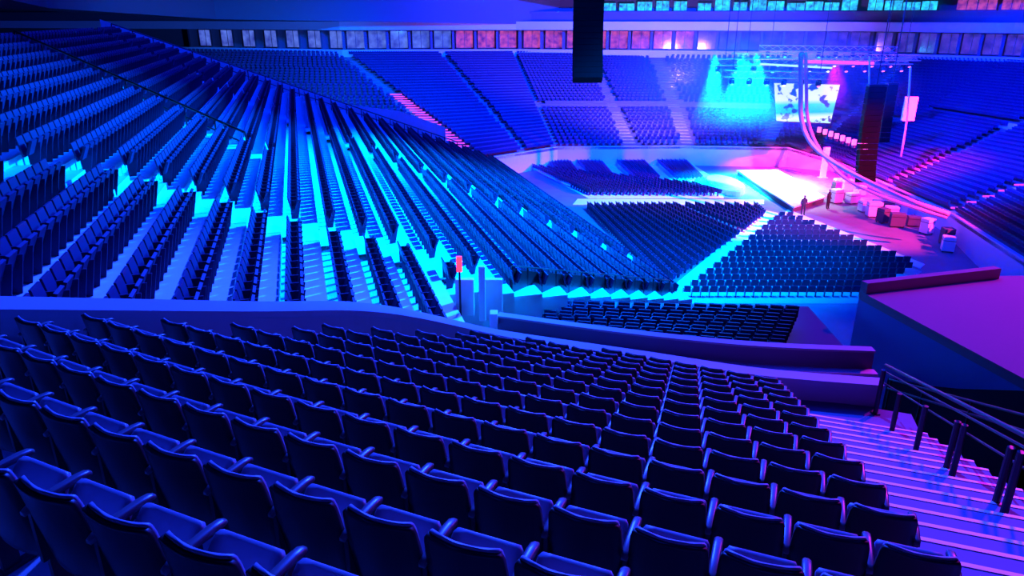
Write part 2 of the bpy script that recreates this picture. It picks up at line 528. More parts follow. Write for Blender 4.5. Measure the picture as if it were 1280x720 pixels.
# ------------------------------------------------------------------ ruled stands (far)
def lerp_path(pts, t):
    """t in 0..1 over total index"""
    x = t*(len(pts)-1); i = min(int(x), len(pts)-2); return pts[i] + (pts[i+1]-pts[i])*(x-i)
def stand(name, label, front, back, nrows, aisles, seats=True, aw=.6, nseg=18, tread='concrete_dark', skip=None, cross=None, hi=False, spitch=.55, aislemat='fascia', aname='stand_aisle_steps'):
    m = MB(); am = MB()
    for r in range(nrows):
        fa, fb = r/nrows, (r+1)/nrows
        pa = lambda t, f: lerp_path(front,t).lerp(lerp_path(back,t), f)
        for i in range(nseg):
            t0, t1 = i/nseg, (i+1)/nseg
            a = pa(t0,fa); b = pa(t1,fa); c = pa(t1,fb); d = pa(t0,fb)
            zc = (c.z+d.z)/2; 
            a2 = Vector((a.x,a.y,a.z)); 
            m.quad((a.x,a.y,d.z),(b.x,b.y,c.z),(c.x,c.y,c.z),(d.x,d.y,d.z))
            m.quad(a, b, (b.x,b.y,c.z), (a.x,a.y,d.z))
        # seats
        f = fa + .35*(fb-fa)
        L = sum((pa((i+1)/nseg,f)-pa(i/nseg,f)).length for i in range(nseg))
        n = int(L/spitch)
        for i in range(n):
            t = (i+.5)/n
            p = pa(t,f); ptop = pa(t,fb)
            if cross is not None and r in cross: continue
            if any(abs(t-a_)*L < aw+.25 for a_ in aisles): continue
            if skip and skip(p): continue
            g = lerp_path(front,t) - lerp_path(back,t); l = math.hypot(g.x,g.y)
            far_seat((p.x,p.y,ptop.z), g.x/l, g.y/l, hi)
        for a_ in aisles:
            w = aw/L
            for (q0,q1,zz) in ((fa,(fa+fb)/2,.01),((fa+fb)/2,fb,.17)):
                a = pa(a_-w,q0); b = pa(a_+w,q0); c = pa(a_+w,q1); d = pa(a_-w,q1); zt = pa(a_,fb).z + (zz-.17)
                zt = pa(a_,fb).z + (.01 if zz < .1 else .02)
                am.quad((a.x,a.y,zt),(b.x,b.y,zt),(c.x,c.y,zt),(d.x,d.y,zt))
    o = struct(m.build(name, M[tread], fix=False), label)
    if aisles: struct(am.build(aname, M[aislemat], fix=False), 'pale steps of the aisles in the ' + label)
    return o
ZFR, ZBK = -15.0, -5.6
# corner stand beyond the left stand
Df = [P(330,245,ZFR), P(597,203,ZFR), P(697,187,ZFR)]
Db = [P(60,64,ZBK), P(430,71,ZBK), P(645,70,ZBK)]
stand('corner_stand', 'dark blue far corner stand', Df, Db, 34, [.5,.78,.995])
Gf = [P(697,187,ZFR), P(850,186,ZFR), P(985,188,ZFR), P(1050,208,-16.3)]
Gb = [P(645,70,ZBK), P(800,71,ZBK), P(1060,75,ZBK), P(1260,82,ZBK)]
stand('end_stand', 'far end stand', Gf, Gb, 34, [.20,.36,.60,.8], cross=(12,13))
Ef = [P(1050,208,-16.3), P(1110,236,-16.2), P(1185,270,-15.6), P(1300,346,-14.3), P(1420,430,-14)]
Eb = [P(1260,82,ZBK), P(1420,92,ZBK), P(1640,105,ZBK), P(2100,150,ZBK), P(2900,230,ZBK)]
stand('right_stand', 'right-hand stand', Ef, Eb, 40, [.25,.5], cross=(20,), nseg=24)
# front walls down to the floor
for nm, pts, lab, mt in (('wall_corner', Df, 'front wall of the corner stand','concrete_light'), ('wall_far', Gf, 'lavender front wall of the end stand','fascia'), ('wall_right', Ef, 'front wall of the right-hand stand','fascia')):
    mb = MB(); pp = path_of([p.copy() for p in pts]); mb.ribbon(pp, [(0,-2.0),(.3,-2.0),(.3,.35),(0,.35)])
    struct(mb.build(nm, M[mt]), lab)

def cross_wall(name, lab, Fr, Bk, f, t0, t1, h):
    pts = [(lerp_path(Fr,t0+(t1-t0)*i/12)).lerp(lerp_path(Bk,t0+(t1-t0)*i/12), f) for i in range(13)]
    b = MB(); b.ribbon(path_of(pts), [(0,-.2),(.12,-.2),(.12,h),(0,h)]); return struct(b.build(name, M['deck'] if 'end' in lab else M['fascia']), lab)
cross_wall('trim_10', 'pale rail along the cross aisle of the right-hand stand', Ef, Eb, .49, .0, .9, .75)
cross_wall('trim_11', 'pale rail along the cross aisle of the end stand', Gf, Gb, .35, .02, .95, .6)
cross_wall('trim_12', 'pale rail above the cross aisle of the end stand', Gf, Gb, .42, .02, .6, .6)
p = lerp_path(Ef,.12).lerp(lerp_path(Eb,.12), .55)
b = MB(); b.box((PD(1137,136,70).x, 70, PD(1137,136,70).z), (.55,.2,1.1)); struct(b.build('wall_booth', M['fascia']), 'pale upright panel in the right-hand stand')
# ------------------------------------------------------------------ ring of suites and upper tier
RG = [P(-60,62,ZBK), P(60,64,ZBK), P(250,67,ZBK), P(430,71,ZBK), P(645,70,ZBK), P(850,72,ZBK), P(1060,75,ZBK), P(1260,82,ZBK), P(1420,92,ZBK), P(1640,105,ZBK)]
rgc = [Vector((p.x,p.y,ZC)) for p in RG]
rp = path_of(rgc)
def band(name, lab, z0, z1, o0, o1, m):
    b = MB(); b.ribbon(rp, [(o0,z0),(o1,z0),(o1,z1),(o0,z1)]); return struct(b.build(name, M[m]), lab)
band('trim_4', 'pale lower fascia under the suites', -5.6,-4.6, -.6, .2, 'fascia')
band('wall_suites', 'dark wall behind the suites', -4.6,-1.9, 2.6, 2.9, 'deck')
band('floor_suites', 'suite level slab', -5.0,-4.6, .2, 2.6, 'deck')
band('trim_5', 'pale fascia above the suites', -1.9,-.75, -.8, 2.9, 'fascia')
band('upper_tier', 'dark upper tier front', -.75, .35, .6, 3.5, 'deck')
band('trim_6', 'club level slab', .35, .6, .4, 3.5, 'deck')
band('wall_club', 'dark wall of the club level', .6, 2.5, 3.2, 3.5, 'deck')
band('ceiling', 'dark soffit of the roof deck', 2.5, 12, -2, 3.5, 'deck')
# windows
def glow(name, c1, c2, sc, st):
    m = bpy.data.materials.new(name); m.use_nodes = True; nt = m.node_tree; b = nt.nodes['Principled BSDF']
    tc = nt.nodes.new('ShaderNodeTexCoord'); n = nt.nodes.new('ShaderNodeTexNoise'); n.inputs['Scale'].default_value = sc; n.inputs['Detail'].default_value = 3
    r = nt.nodes.new('ShaderNodeValToRGB'); r.color_ramp.elements[0].position = .25; r.color_ramp.elements[1].position = .75
    r.color_ramp.elements[0].color = (*c1,1); r.color_ramp.elements[1].color = (*c2,1)
    nt.links.new(tc.outputs['Object'], n.inputs['Vector']); nt.links.new(n.outputs['Fac'], r.inputs['Fac'])
    nt.links.new(r.outputs['Color'], b.inputs['Emission Color']); b.inputs['Emission Strength'].default_value = st
    b.inputs['Base Color'].default_value = (.02,.02,.03,1); b.inputs['Roughness'].default_value = .1
    return m
M['w_blue'] = glow('suite_window_blue', (.02,.03,.35), (.12,.22,.95), .9, .9)
M['w_pink'] = glow('suite_window_pink', (.05,.01,.30), (.75,.10,.45), 1.4, .9)
M['w_dim'] = glow('suite_window_dim', (.01,.01,.25), (.10,.05,.65), 1.2, .8)
M['w_cyan'] = glow('club_window_cyan', (.01,.03,.30), (.02,.60,.85), 1.8, 1.9)
M['mullion'] = mat('window_frame_metal', (.05,.05,.08), .5)
def seg_at(px):
    """ring point and tangent under a pixel column"""
    for i in range(len(rgc)-1):
        a = proj(rgc[i]); b = proj(rgc[i+1])
        if a[0] <= px <= b[0]:
            # ray/segment in plan
            d = P(px, 100, -1.0); dx, dy = d.x, d.y
            A, B = rgc[i], rgc[i+1]; e = B-A
            t = (A.y*dx - A.x*dy)/(e.x*dy - e.y*dx)
            q = A + e*t; tn = e.normalized(); return q, tn
    return None, None
wn = 0
def window(px, w, z0, z1, m, out):
    global wn
    q, tn = seg_at(px)
    if q is None: return
    wn += 1
    o = Vector((-tn.y, tn.x, 0)); c = q + o*out; R = Matrix((( tn.x, o.x, 0),(tn.y, o.y, 0),(0,0,1)))
    e = MB(); zc = (z0+z1)/2 + ZC; hw = w/2; hh = (z1-z0)/2; t = .07
    for sx in (-1,1): e.box(Vector((c.x,c.y,zc)) + R @ Vector((sx*(hw-t/2),0,0)), (t/2,.08,hh), R)
    for sz in (-1,1): e.box(Vector((c.x,c.y,zc)) + Vector((0,0,sz*(hh-t/2))), (hw-t,.08,t/2), R)
    e.box(Vector((c.x,c.y,zc)), (t/2,.07,hh-t), R)
    fo = struct(e.build('window_%d' % wn, M['mullion']), 'suite window')
    g = MB(); g.box(Vector((c.x,c.y,zc)) , (hw-t,.02,hh-t), R); g.build('pane', m, fo)
px = 258
while px < 1275:
    m = M['w_blue'] if px < 560 else M['w_pink'] if px < 870 else M['w_dim']
    window(px, 2.6, -4.5, -2.0, m, 1.2); px += 27
for px in list(range(756,860,22)) + list(range(872,965,22)) + list(range(985,1160,22)) + [1185,1210,1240,1265]:
    window(px, 1.9 + .6*random.random(), .65, 1.7+.75*random.random(), M['w_cyan'] if px < 1165 else M['w_pink'], 2.4)
# dividers between the suites
dv = empty('suite_partition_row'); dv['kind'] = 'structure'; dv['label'] = 'partitions between the suites'
px = 244
while px < 1275:
    q, tn = seg_at(px); o = Vector((-tn.y, tn.x, 0)); c = q + o*1.3; R = Matrix(((tn.x,o.x,0),(tn.y,o.y,0),(0,0,1)))
    m = MB(); m.box((c.x,c.y,ZC-3.25), (.18,1.25,1.345), R); m.build('partition', M['deck'], dv); px += 27

# near-left upper deck (dark soffit seen top left)
ul = [P(-260,-40,3.2), P(40,4,1.6), P(250,18,.6) if False else PD(250,17,118), PD(660,18,128)]
ul = [Vector((-34,10,ZC+2.6)), Vector((-40,55,ZC+2.0)), PD(60,10,78), PD(270,24,104), PD(640,30,112), PD(716,30,116)]
mb = MB(); mb.ribbon(path_of(ul), [(0,0),(6,0),(6,6),(0,6)])
struct(mb.build('ceiling_left', M['deck']), 'dark overhang of the upper deck on the left')

# ------------------------------------------------------------------ arena floor and floor seats
mb = MB(); mb.prism([(-60,14.5),(80,14.5),(80,150),(-60,150)], -.3, 0)
struct(mb.build('floor_arena', M['arenafloor']), 'dark arena floor')
FL = -17.0
def block(fl, fr, br, bl, nrows, name=None, hi=True, sp=.55, edge=0):
    """rows between the front edge (fl-fr) and the back edge (bl-br); seats face the front"""
    for r in range(nrows):
        f = (r+.5)/nrows
        a = fl.lerp(bl,f); b = fr.lerp(br,f); L = (b-a).length; n = int(L/sp)
        g = ((fl+fr)/2 - (bl+br)/2); l = math.hypot(g.x,g.y)
        for i in range(n):
            p = a.lerp(b,(i+.5)/n); far_seat(p, g.x/l, g.y/l, hi)
# right floor block (rows across)
def slab(name, pts, m, zt=.02, label=None, z0=-.02):
    b = MB(); b.prism([(p.x,p.y) for p in pts], z0, zt); return struct(b.build(name, M[m]), label)
c1, c2, c3, c4 = P(978,274,FL), P(1146,338,FL), P(1090,374,FL), P(850,374,FL)
slab('floor_block_base', [P(975,270,FL),P(1152,340,FL),P(1100,380,FL),P(840,380,FL)], 'concrete', .03, 'base of the right floor seating block')
for r in range(15):
    f = (r+.5)/15
    a = c1.lerp(c4,f); b = c2.lerp(c3,f)
    # rows run across the picture: hold the pixel row
    pass
ny = 15
for r in range(ny):
    y = 276 + (372-276)*(r/(ny-1))**1.15
    xl = 975 + (845-975)*(y-270)/(375-270)
    xr = 985 + (1148-985)*(y-272)/(337-272) if y < 337 else 1148 - (y-337)*1.4
    a = P(xl+4,y,FL); b = P(xr-3,y,FL); L = (b-a).length; n = int(L/.55)
    g = Vector((.1,1)).normalized()
    for i in range(n): far_seat(a.lerp(b,(i+.5)/n), g.x, g.y, True)
# cyan aisle between floor blocks
slab('floor_aisle', [P(818,378,FL),P(848,378,FL),P(978,268,FL),P(955,263,FL)], 'carpet', .05, 'wide pale diagonal aisle between the floor blocks')
slab('floor_aisle_front', [P(978,268,FL),P(1150,336,FL),P(1156,331,FL),P(985,262,FL)], 'carpet', .05, 'pale aisle along the front of the right floor block')
slab('floor_cross_aisle', [P(716,256,FL),P(955,256,FL),P(955,250,FL),P(722,249,FL)], 'carpet', .05, 'pale cross aisle of the floor')
# left floor blocks: rows running away, between the stand and the diagonal aisle
def oblique(x0, x1, ytop, ybot_fn, vpx, step, gl=0):
    pass
def rows_vp(pts_top, pts_bot, n, face, sp=.55, z=None):
    """n rows, each from a point on the top edge to a point on the bottom edge"""
    for r in range(n):
        t = (r+.5)/n
        a = lerp_path(pts_top,t); b = lerp_path(pts_bot,t); L = (b-a).length; m_ = int(L/sp)
        d = (b-a).normalized(); g = Vector((d.y,-d.x)) if face > 0 else Vector((-d.y,d.x))
        for i in range(m_): far_seat(a.lerp(b,(i+.5)/m_), g.x, g.y, True)
rows_vp([P(730,262,FL), P(845,262,FL)], [P(828,366,FL), P(925,298,FL)], 13, -1)
rows_vp([P(850,262,FL), P(948,262,FL)], [P(930,294,FL), P(955,272,FL)], 8, -1)
# curved small blocks with bright gaps behind the cross aisle
rows_vp([P(660,212,FL), P(870,236,FL)], [P(735,246,FL), P(905,247,FL)], 20, -1)
for cx, w in ((700,36),(738,40),(790,46),(842,48)):
    pts = [P(cx-w*.55,203,FL), P(cx+w*.25,203,FL), P(cx+w*.75,228,FL), P(cx+w*.05,229,FL)]
    rows_vp([pts[0],pts[1]],[pts[3],pts[2]],7,-1)
slab('floor_upper_aisles', [P(668,212,FL),P(735,248,FL),P(905,248,FL),P(898,226,FL),P(860,202,FL),P(700,200,FL)], 'carpet', .03, 'pale floor covering between the small curved blocks')
# lower strip of seats in shadow beyond the outer wall
for r in range(12):
    a = P(640,378+r*4.0,-9.6); b = P(1000-r*2,386+r*4.6,-9.6)
    z = ZC - 9.6
    L = (b-a).length; n = int(L/.52)
    for i in range(n):
        p = a.lerp(b,(i+.5)/n); far_seat((p.x,p.y,ZC-10.3-.0*r), .2, .98, True)
mb = MB(); q = [P(640,376,-10.35),P(1010,384,-10.35),P(1060,440,-10.35),P(640,425,-10.35)]
mb.prism([(p.x,p.y) for p in q], ZC-10.7, ZC-10.32); struct(mb.build('lower_strip_deck', M['deck']), 'dark deck of the shaded seat strip')

# all far seats: the ones nearest the camera fill the individual quota, rest is one object
room = max(0, 300 - nfore)
vis = []
for idx, (p, fx, fy, hi) in enumerate(farlist):
    q = proj(p + Vector((0,0,.6)))
    vis.append((q[2] if (0 < q[0] < 1280 and 0 < q[1] < 372) else 1e6 + idx, idx))
vis.sort(); ind = set(i for d, i in vis[:room] if d < 1e6)
one = MB(); one_me = None
nm = 0
for idx, (p, fx, fy, hi) in enumerate(farlist):
    if idx in ind:
        if one_me is None:
            t = MB(); emit_seat(t, Vector((0,0,0)), 0, 1, True)
            o = t.build('stadium_seat', M['floorseat']); one_me = o.data
        else:
            o = bpy.data.objects.new('stadium_seat', one_me); COL.objects.link(o)
        o.location = p; o.rotation_euler = (0,0,math.atan2(-fx, fy))
        tag(o, 'dark seat at the near end of the left stand, just beyond the pale parapet cap', 'seat', 'nearest seats of the left stand')
        nm += 1
    else:
        emit_seat(far, p, fx, fy, hi and p.y < 75)
print('far seats', len(farlist), 'individual', nm)
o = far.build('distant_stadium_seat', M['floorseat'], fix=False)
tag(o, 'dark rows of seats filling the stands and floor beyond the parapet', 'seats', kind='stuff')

# ------------------------------------------------------------------ box with magenta roof, right
b1, b2, b3, b4 = P(1075,364,-9.2), P(1300,484,-9.2), P(1330,342,-9.2), P(1238,344,-9.2)
rf = [b1, b2, Vector((b2.x+9,b2.y+1,0)), Vector((b3.x+6,b3.y,0)), P(1240,345,-9.2)]
mb = MB(); mb.prism([(p.x,p.y) for p in rf], 0, ZC-9.5)
struct(mb.build('wall_box', M['boxwall']), 'dark blue block beyond the stairs')
mb = MB(); mb.prism([(p.x,p.y) for p in rf], ZC-9.5, ZC-9.2)
struct(mb.build('trim_7', M['roofplate']), 'magenta-lit flat roof of the block')
mb = MB(); e1 = P(1075,364,-9.2); e2 = P(1240,345,-9.2); d = (e2-e1); d.z = 0; nrm = Vector((-d.y,d.x,0)).normalized()
mb.prism([tuple((e1)[:2]), tuple(e2[:2]), tuple((e2-nrm*.3)[:2]), tuple((e1-nrm*.3)[:2])], ZC-9.2, ZC-8.8)
struct(mb.build('trim_8', M['roofplate']), 'low upstand at the back of the block roof')

# ------------------------------------------------------------------ dark void beyond the stairs, put in as black sheets
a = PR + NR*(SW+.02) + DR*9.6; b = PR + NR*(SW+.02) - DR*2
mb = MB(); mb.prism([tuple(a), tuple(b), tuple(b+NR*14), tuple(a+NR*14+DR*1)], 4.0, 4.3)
struct(mb.build('dark_pit_sheet', M['black']), 'black sheet under the opening beside the stairs, standing in for its darkness')

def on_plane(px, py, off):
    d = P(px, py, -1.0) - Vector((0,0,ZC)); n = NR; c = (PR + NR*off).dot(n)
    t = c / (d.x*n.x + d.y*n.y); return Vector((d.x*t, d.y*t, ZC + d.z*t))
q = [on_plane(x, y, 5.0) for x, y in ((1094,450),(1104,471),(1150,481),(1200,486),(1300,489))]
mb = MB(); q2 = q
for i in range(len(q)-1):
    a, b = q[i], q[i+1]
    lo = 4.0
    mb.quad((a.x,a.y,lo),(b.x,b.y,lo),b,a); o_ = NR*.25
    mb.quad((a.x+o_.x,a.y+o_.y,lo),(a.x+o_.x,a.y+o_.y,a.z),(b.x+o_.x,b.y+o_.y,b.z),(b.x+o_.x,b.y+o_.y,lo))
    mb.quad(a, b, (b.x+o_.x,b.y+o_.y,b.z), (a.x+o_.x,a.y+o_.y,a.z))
struct(mb.build('dark_opening_sheet', M['black'], fix=False), 'black sheet standing in for the darkness of the opening beside the stairs')  # black panel masking the block so the opening reads as dark void
e = empty('guard_rail')
a = on_plane(1112,474,4.2); b = on_plane(1310,527,4.2)
for dz in (0,-.30):
    m = MB(); m.tube([a+Vector((0,0,dz)), b+Vector((0,0,dz))], .028, 8); m.build('rail', M['blackmetal'], e)
for f in (.02,.33,.66,.95):
    p = a.lerp(b,f); m = MB(); m.tube([p, Vector((p.x,p.y,4.3))], .03, 8); m.build('post', M['blackmetal'], e)
tag(e, 'dark guard rail on the far side of the black opening right of the stairs', 'railing')

# ------------------------------------------------------------------ stage
e = empty('stage', P(975,238,FL)[:])
def absbuild(m, name, mt, par, **k):
    o = m.build(name, mt, **k); o.parent = par; o.matrix_parent_inverse = Matrix.Translation(-Vector(par.location)); return o
sp = [P(921,213,FL+.6), P(972,212,FL+.6), P(1032,246,FL+.6), P(992,259,FL+.6)]
m = MB(); m.prism([(p.x,p.y) for p in sp], .5, .62); absbuild(m, 'stage_deck', M['white'], e)
m = MB(); cc = sum((Vector((p.x,p.y)) for p in sp), Vector((0,0)))/4
m.prism([tuple(cc+(Vector((p.x,p.y))-cc)*.97) for p in sp], .0, .5); absbuild(m, 'stage_skirt', M['deck'], e)
tag(e, 'low stage with a brilliant white deck in the middle of the floor', 'stage')
e = empty('round_platform', P(906,235,FL)[:])
m = MB(); c = P(906,235,FL); m.prism([(c.x+math.cos(t*math.pi/12)*1.7, c.y+math.sin(t*math.pi/12)*4) for t in range(24)], 0, .6)
absbuild(m, 'platform_deck', M['white'], e); tag(e, 'rounded cyan-lit platform left of the white stage', 'platform')

# people standing by the stage
def person(px, py, zr, h, label, shirt, rz=0.):
    base = P(px, py, zr); e = empty('person', base[:]); 
    me = bpy.data.meshes.new('body'); k = h/1.75
    V_ = [(0,0,.95),(0,0,1.2),(0,0,1.42),(0,0,1.52),(0,-.01,1.66),(-.1,0,.9),(-.11,.02,.5),(-.11,0,.08),(-.11,-.12,.03),(.1,0,.9),(.12,-.02,.5),(.13,0,.08),(.13,-.12,.03),
          (-.2,0,1.40),(-.26,.02,1.12),(-.24,-.10,.88),(.2,0,1.40),(.27,.02,1.12),(.25,-.12,.90)]
    E_ = [(0,1),(1,2),(2,3),(3,4),(0,5),(5,6),(6,7),(7,8),(0,9),(9,10),(10,11),(11,12),(2,13),(13,14),(14,15),(2,16),(16,17),(17,18)]
    r = [.15,.14,.15,.06,.10,.10,.07,.05,.04,.10,.07,.05,.04,.06,.045,.04,.06,.045,.04]
    me.from_pydata([tuple(c*k for c in v) for v in V_], E_, [])
    o = bpy.data.objects.new('body', me); COL.objects.link(o); o.parent = e; me.materials.append(shirt)
    sk = o.modifiers.new('skin','SKIN'); o.modifiers.new('sub','SUBSURF').levels = 1
    for i, v in enumerate(me.skin_vertices[0].data if me.skin_vertices else []): v.radius = (r[i]*k*1.25, r[i]*k)
    if not me.skin_vertices:
        bm = bmesh.new(); bm.from_mesh(me); l = bm.verts.layers.skin.new(); bm.verts.ensure_lookup_table()
        for i, v in enumerate(bm.verts): v[l].radius = (r[i]*k*1.25, r[i]*k); v[l].use_root = (i == 0)
        bm.to_mesh(me); bm.free()
    hair = MB(); 
    for a in range(1):
        rings = []
        for j in range(5):
            zz = 1.66 + .03 + .10*math.sin(j*math.pi/8); rr = .112*math.cos(j*math.pi/8.6)
            rings.append([(rr*math.cos(t*math.pi/5)*k, (.01+rr*math.sin(t*math.pi/5))*k, zz*k) for t in range(10)])
        hair = loft(rings)
    hair.build('hair', M['blackmetal'], e)
    e.rotation_euler = (0,0,rz)
    return tag(e, label, 'person')
M['cloth'] = mat('dark_clothes', (.03,.03,.05), .9)
M['redcloth'] = mat('red_clothes', (.8,.05,.08), .9)
person(1003,269,FL, 1.8, 'person in dark clothes standing at the near tip of the white stage', M['cloth'])
person(1034,261,FL, 1.8, 'person in dark clothes standing right of the white stage corner', M['cloth'], .6)

# ------------------------------------------------------------------ screen
sc = empty('video_screen', PD(1008,128,78)[:])
q = [PD(968,104,78), PD(1050,106,79), PD(1038,154,79), PD(971,151,78)]
M['screen'] = None
def screen_mat():
    m = bpy.data.materials.new('screen_picture'); m.use_nodes = True; nt = m.node_tree; b = nt.nodes['Principled BSDF']
    uv = nt.nodes.new('ShaderNodeTexCoord'); sep = nt.nodes.new('ShaderNodeSeparateXYZ'); nt.links.new(uv.outputs['Generated'], sep.inputs[0])
    r = nt.nodes.new('ShaderNodeValToRGB'); cr = r.color_ramp
    cr.elements[0].position = 0; cr.elements[0].color = (.25,.95,1,1)
    cr.elements[1].position = 1; cr.elements[1].color = (.75,.95,1,1)
    for p_, c_ in ((.15,(.8,1,1,1)),(.28,(.0,.55,.9,1)),(.48,(.05,.75,.95,1)),(.6,(.9,1,1,1))):
        x = cr.elements.new(p_); x.color = c_
    nt.links.new(sep.outputs['Z'], r.inputs['Fac'])
    n = nt.nodes.new('ShaderNodeTexNoise'); n.inputs['Scale'].default_value = 5.5; nt.links.new(uv.outputs['Generated'], n.inputs['Vector'])
    r2 = nt.nodes.new('ShaderNodeValToRGB'); r2.color_ramp.elements[0].position = .36; r2.color_ramp.elements[0].color = (.0,.05,.4,1); r2.color_ramp.elements[1].position = .42; r2.color_ramp.elements[1].color = (1,1,1,1)
    nt.links.new(n.outputs['Fac'], r2.inputs['Fac'])
    mx = nt.nodes.new('ShaderNodeMix'); mx.data_type = 'RGBA'; mx.blend_type = 'MULTIPLY'; mx.inputs['Factor'].default_value = 1
    nt.links.new(r.outputs['Color'], mx.inputs['A']); nt.links.new(r2.outputs['Color'], mx.inputs['B'])
    nt.links.new(mx.outputs['Result'], b.inputs['Emission Color']); b.inputs['Emission Strength'].default_value = 1.3
    b.inputs['Base Color'].default_value = (0,0,0,1)
    return m
M['screen'] = screen_mat()
m = MB(); bk = Vector((0,.25,0))
m.quad(*q); m.quad(*[p+bk for p in reversed(q)])
for i in range(4): j = (i+1)%4; m.quad(q[j], q[i], q[i]+bk, q[j]+bk)
absbuild(m, 'screen_panel', M['screen'], sc, fix=True)
m = MB()
for i in range(4): m.tube([q[i]+bk, q[(i+1)%4]+bk], .12, 6)
absbuild(m, 'screen_frame', M['blackmetal'], sc)
tag(sc, 'bright cyan and white video screen hanging above the stage', 'screen')

# ------------------------------------------------------------------ trusses, fixtures, speakers
def truss(p, q, label, r=.28, m_='truss'):
    e = empty('lighting_truss', p[:]); m = MB(); d = q-p; L = d.length; t = d.normalized(); up = Vector((0,0,1)); s = t.cross(up).normalized()
    cs = [s*a*r+up*b*r for a, b in ((-1,-1),(1,-1),(1,1),(-1,1))]
    for c in cs: m.tube([p+c, q+c], .045, 5)
    absbuild(m, 'chord', M[m_], e)
    m = MB(); n = max(2, int(L/.9))
    for i in range(n):
        a = p + t*L*i/n; b = p + t*L*(i+1)/n
        for k in range(4): m.tube([a+cs[k], b+cs[(k+1)%4]], .025, 4)
    absbuild(m, 'lacing', M[m_], e)
    for f in (.08,.92):
        m = MB(); a = p + t*L*f; m.tube([a+up*r, Vector((a.x,a.y,ZC+9))], .03, 4); absbuild(m, 'hoist_chain', M['blackmetal'], e)
    return tag(e, label, 'truss')
T1 = (PD(886,78,70), PD(1140,76,70)); T2 = (PD(915,70,76), PD(1150,72,76)); T3 = (PD(905,92,66), PD(1035,95,66)); T4 = (PD(950,60,82), PD(1120,62,82))
truss(*T1, 'long lighting truss hanging across the stage, nearer pair member')
truss(*T2, 'long lighting truss hanging just behind the front one')
truss(*T3, 'short low truss nearest to us above the video screen')
truss(*T4, 'highest and farthest lighting truss above the stage')
M['lens_c'] = mat('lens_cyan', (0,.1,.1), emit=(.05,.85,1), estr=4)
M['lens_m'] = mat('lens_magenta', (.1,0,.05), emit=(1,.12,.55), estr=3)
M['lens_w'] = mat('lens_white', (.1,.1,.1), emit=(.85,.9,1), estr=4)
def fixture(p, lens, label):
    e = empty('stage_light', p[:])
    m = MB(); m.box((0,0,-.12), (.16,.12,.06)); m.box((-.2,0,-.34), (.03,.07,.2)); m.box((.2,0,-.34), (.03,.07,.2)); m.build('yoke', M['blackmetal'], e)
    m = MB(); m.tube([(0,.1,-.3),(0,-.12,-.62)], .16, 10); hd = m.build('lamp_head', M['blackmetal'], e)
    m = MB(); m.tube([(0,-.115,-.61),(0,-.13,-.645)], .135, 10); m.build('lens', lens, hd)
    return tag(e, label, 'stage light', 'lights on the stage trusses')
k = 0
for (a, b), n, wh in ((T1,11,'front long truss'), (T2,10,'second long truss'), (T3,6,'short low truss'), (T4,8,'highest truss')):
    for i in range(n):
        p = a.lerp(b, (i+.5)/n) - Vector((0,0,.28)); f = i/n
        ln = M['lens_c'] if f < .42 else M['lens_w'] if f < .58 else M['lens_m']
        fixture(p, ln, 'small stage light on the %s, %s from its left end' % (wh, ordn(i+1))); k += 1
# pink LED batten strip seen at y 78
def box_between(p, q, r, name, mt, label, cat):
    m = MB(); m.tube([p, q], r, 6); return tag(m.build(name, mt), label, cat)
M['led_p'] = mat('led_pink', (.1,0,.05), emit=(1,.08,.42), estr=1.3)
box_between(PD(1000,77,69), PD(1092,79,69), .16, 'led_batten', M['led_p'], 'pink glowing batten under the right half of the front truss', 'light')
box_between(PD(950,80,69), PD(1040,85,69), .10, 'led_batten', mat('led_white', (.1,.1,.1), emit=(.5,.9,1), estr=1.2), 'pale glowing batten under the left half of the front truss', 'light')

def line_array(top, n, w, h, bend, label, d=.6, lean=0.):
    e = empty('line_array', top[:]); z = 0; y = 0; ang = 0
    for i in range(n):
        ang += bend*(i/n)
        m = MB(); R = Matrix.Rotation(-ang, 3, 'X')
        m.box((0, y, z-h/2), (w/2, d/2, h*.46), R); m.build('speaker_cabinet', M['black'], e)
        z -= h*math.cos(ang); y += h*math.sin(ang)*-1
    m = MB(); m.tube([(0,0,0),(0,0,14)], .04, 5); m.box((0,0,.1), (w/2,.3,.08)); m.build('rigging_frame', M['blackmetal'], e)
    return tag(e, label, 'loudspeaker')
line_array(PD(737,-30,60), 17, 2.3, .46, .07, 'large dark curved loudspeaker hang at the top centre of the picture', .9)
line_array(PD(1096,108,62), 17, 1.5, .47, .045, 'long dark loudspeaker hang right of the video screen')
line_array(PD(1115,106,66), 11, .9, .46, .03, 'shorter narrow loudspeaker hang just right of the long one')
m = MB(); m.tube(catmull([PD(1138,84,66), PD(1136,120,66), PD(1132,160,66), PD(1126,196,65.6)],5), .09, 6)
tag(m.build('hanging_cable', M['fascia']), 'thin pale vertical cable hanging right of the dark loudspeakers', 'cable')
m = MB(); m.tube(catmull([PD(1087,70,64), PD(1086,120,64), PD(1084,165,64), PD(1083,192,64)],5), .07, 6)
tag(m.build('hanging_cable', M['fascia']), 'thin pale vertical cable hanging left of the dark loudspeakers', 'cable')
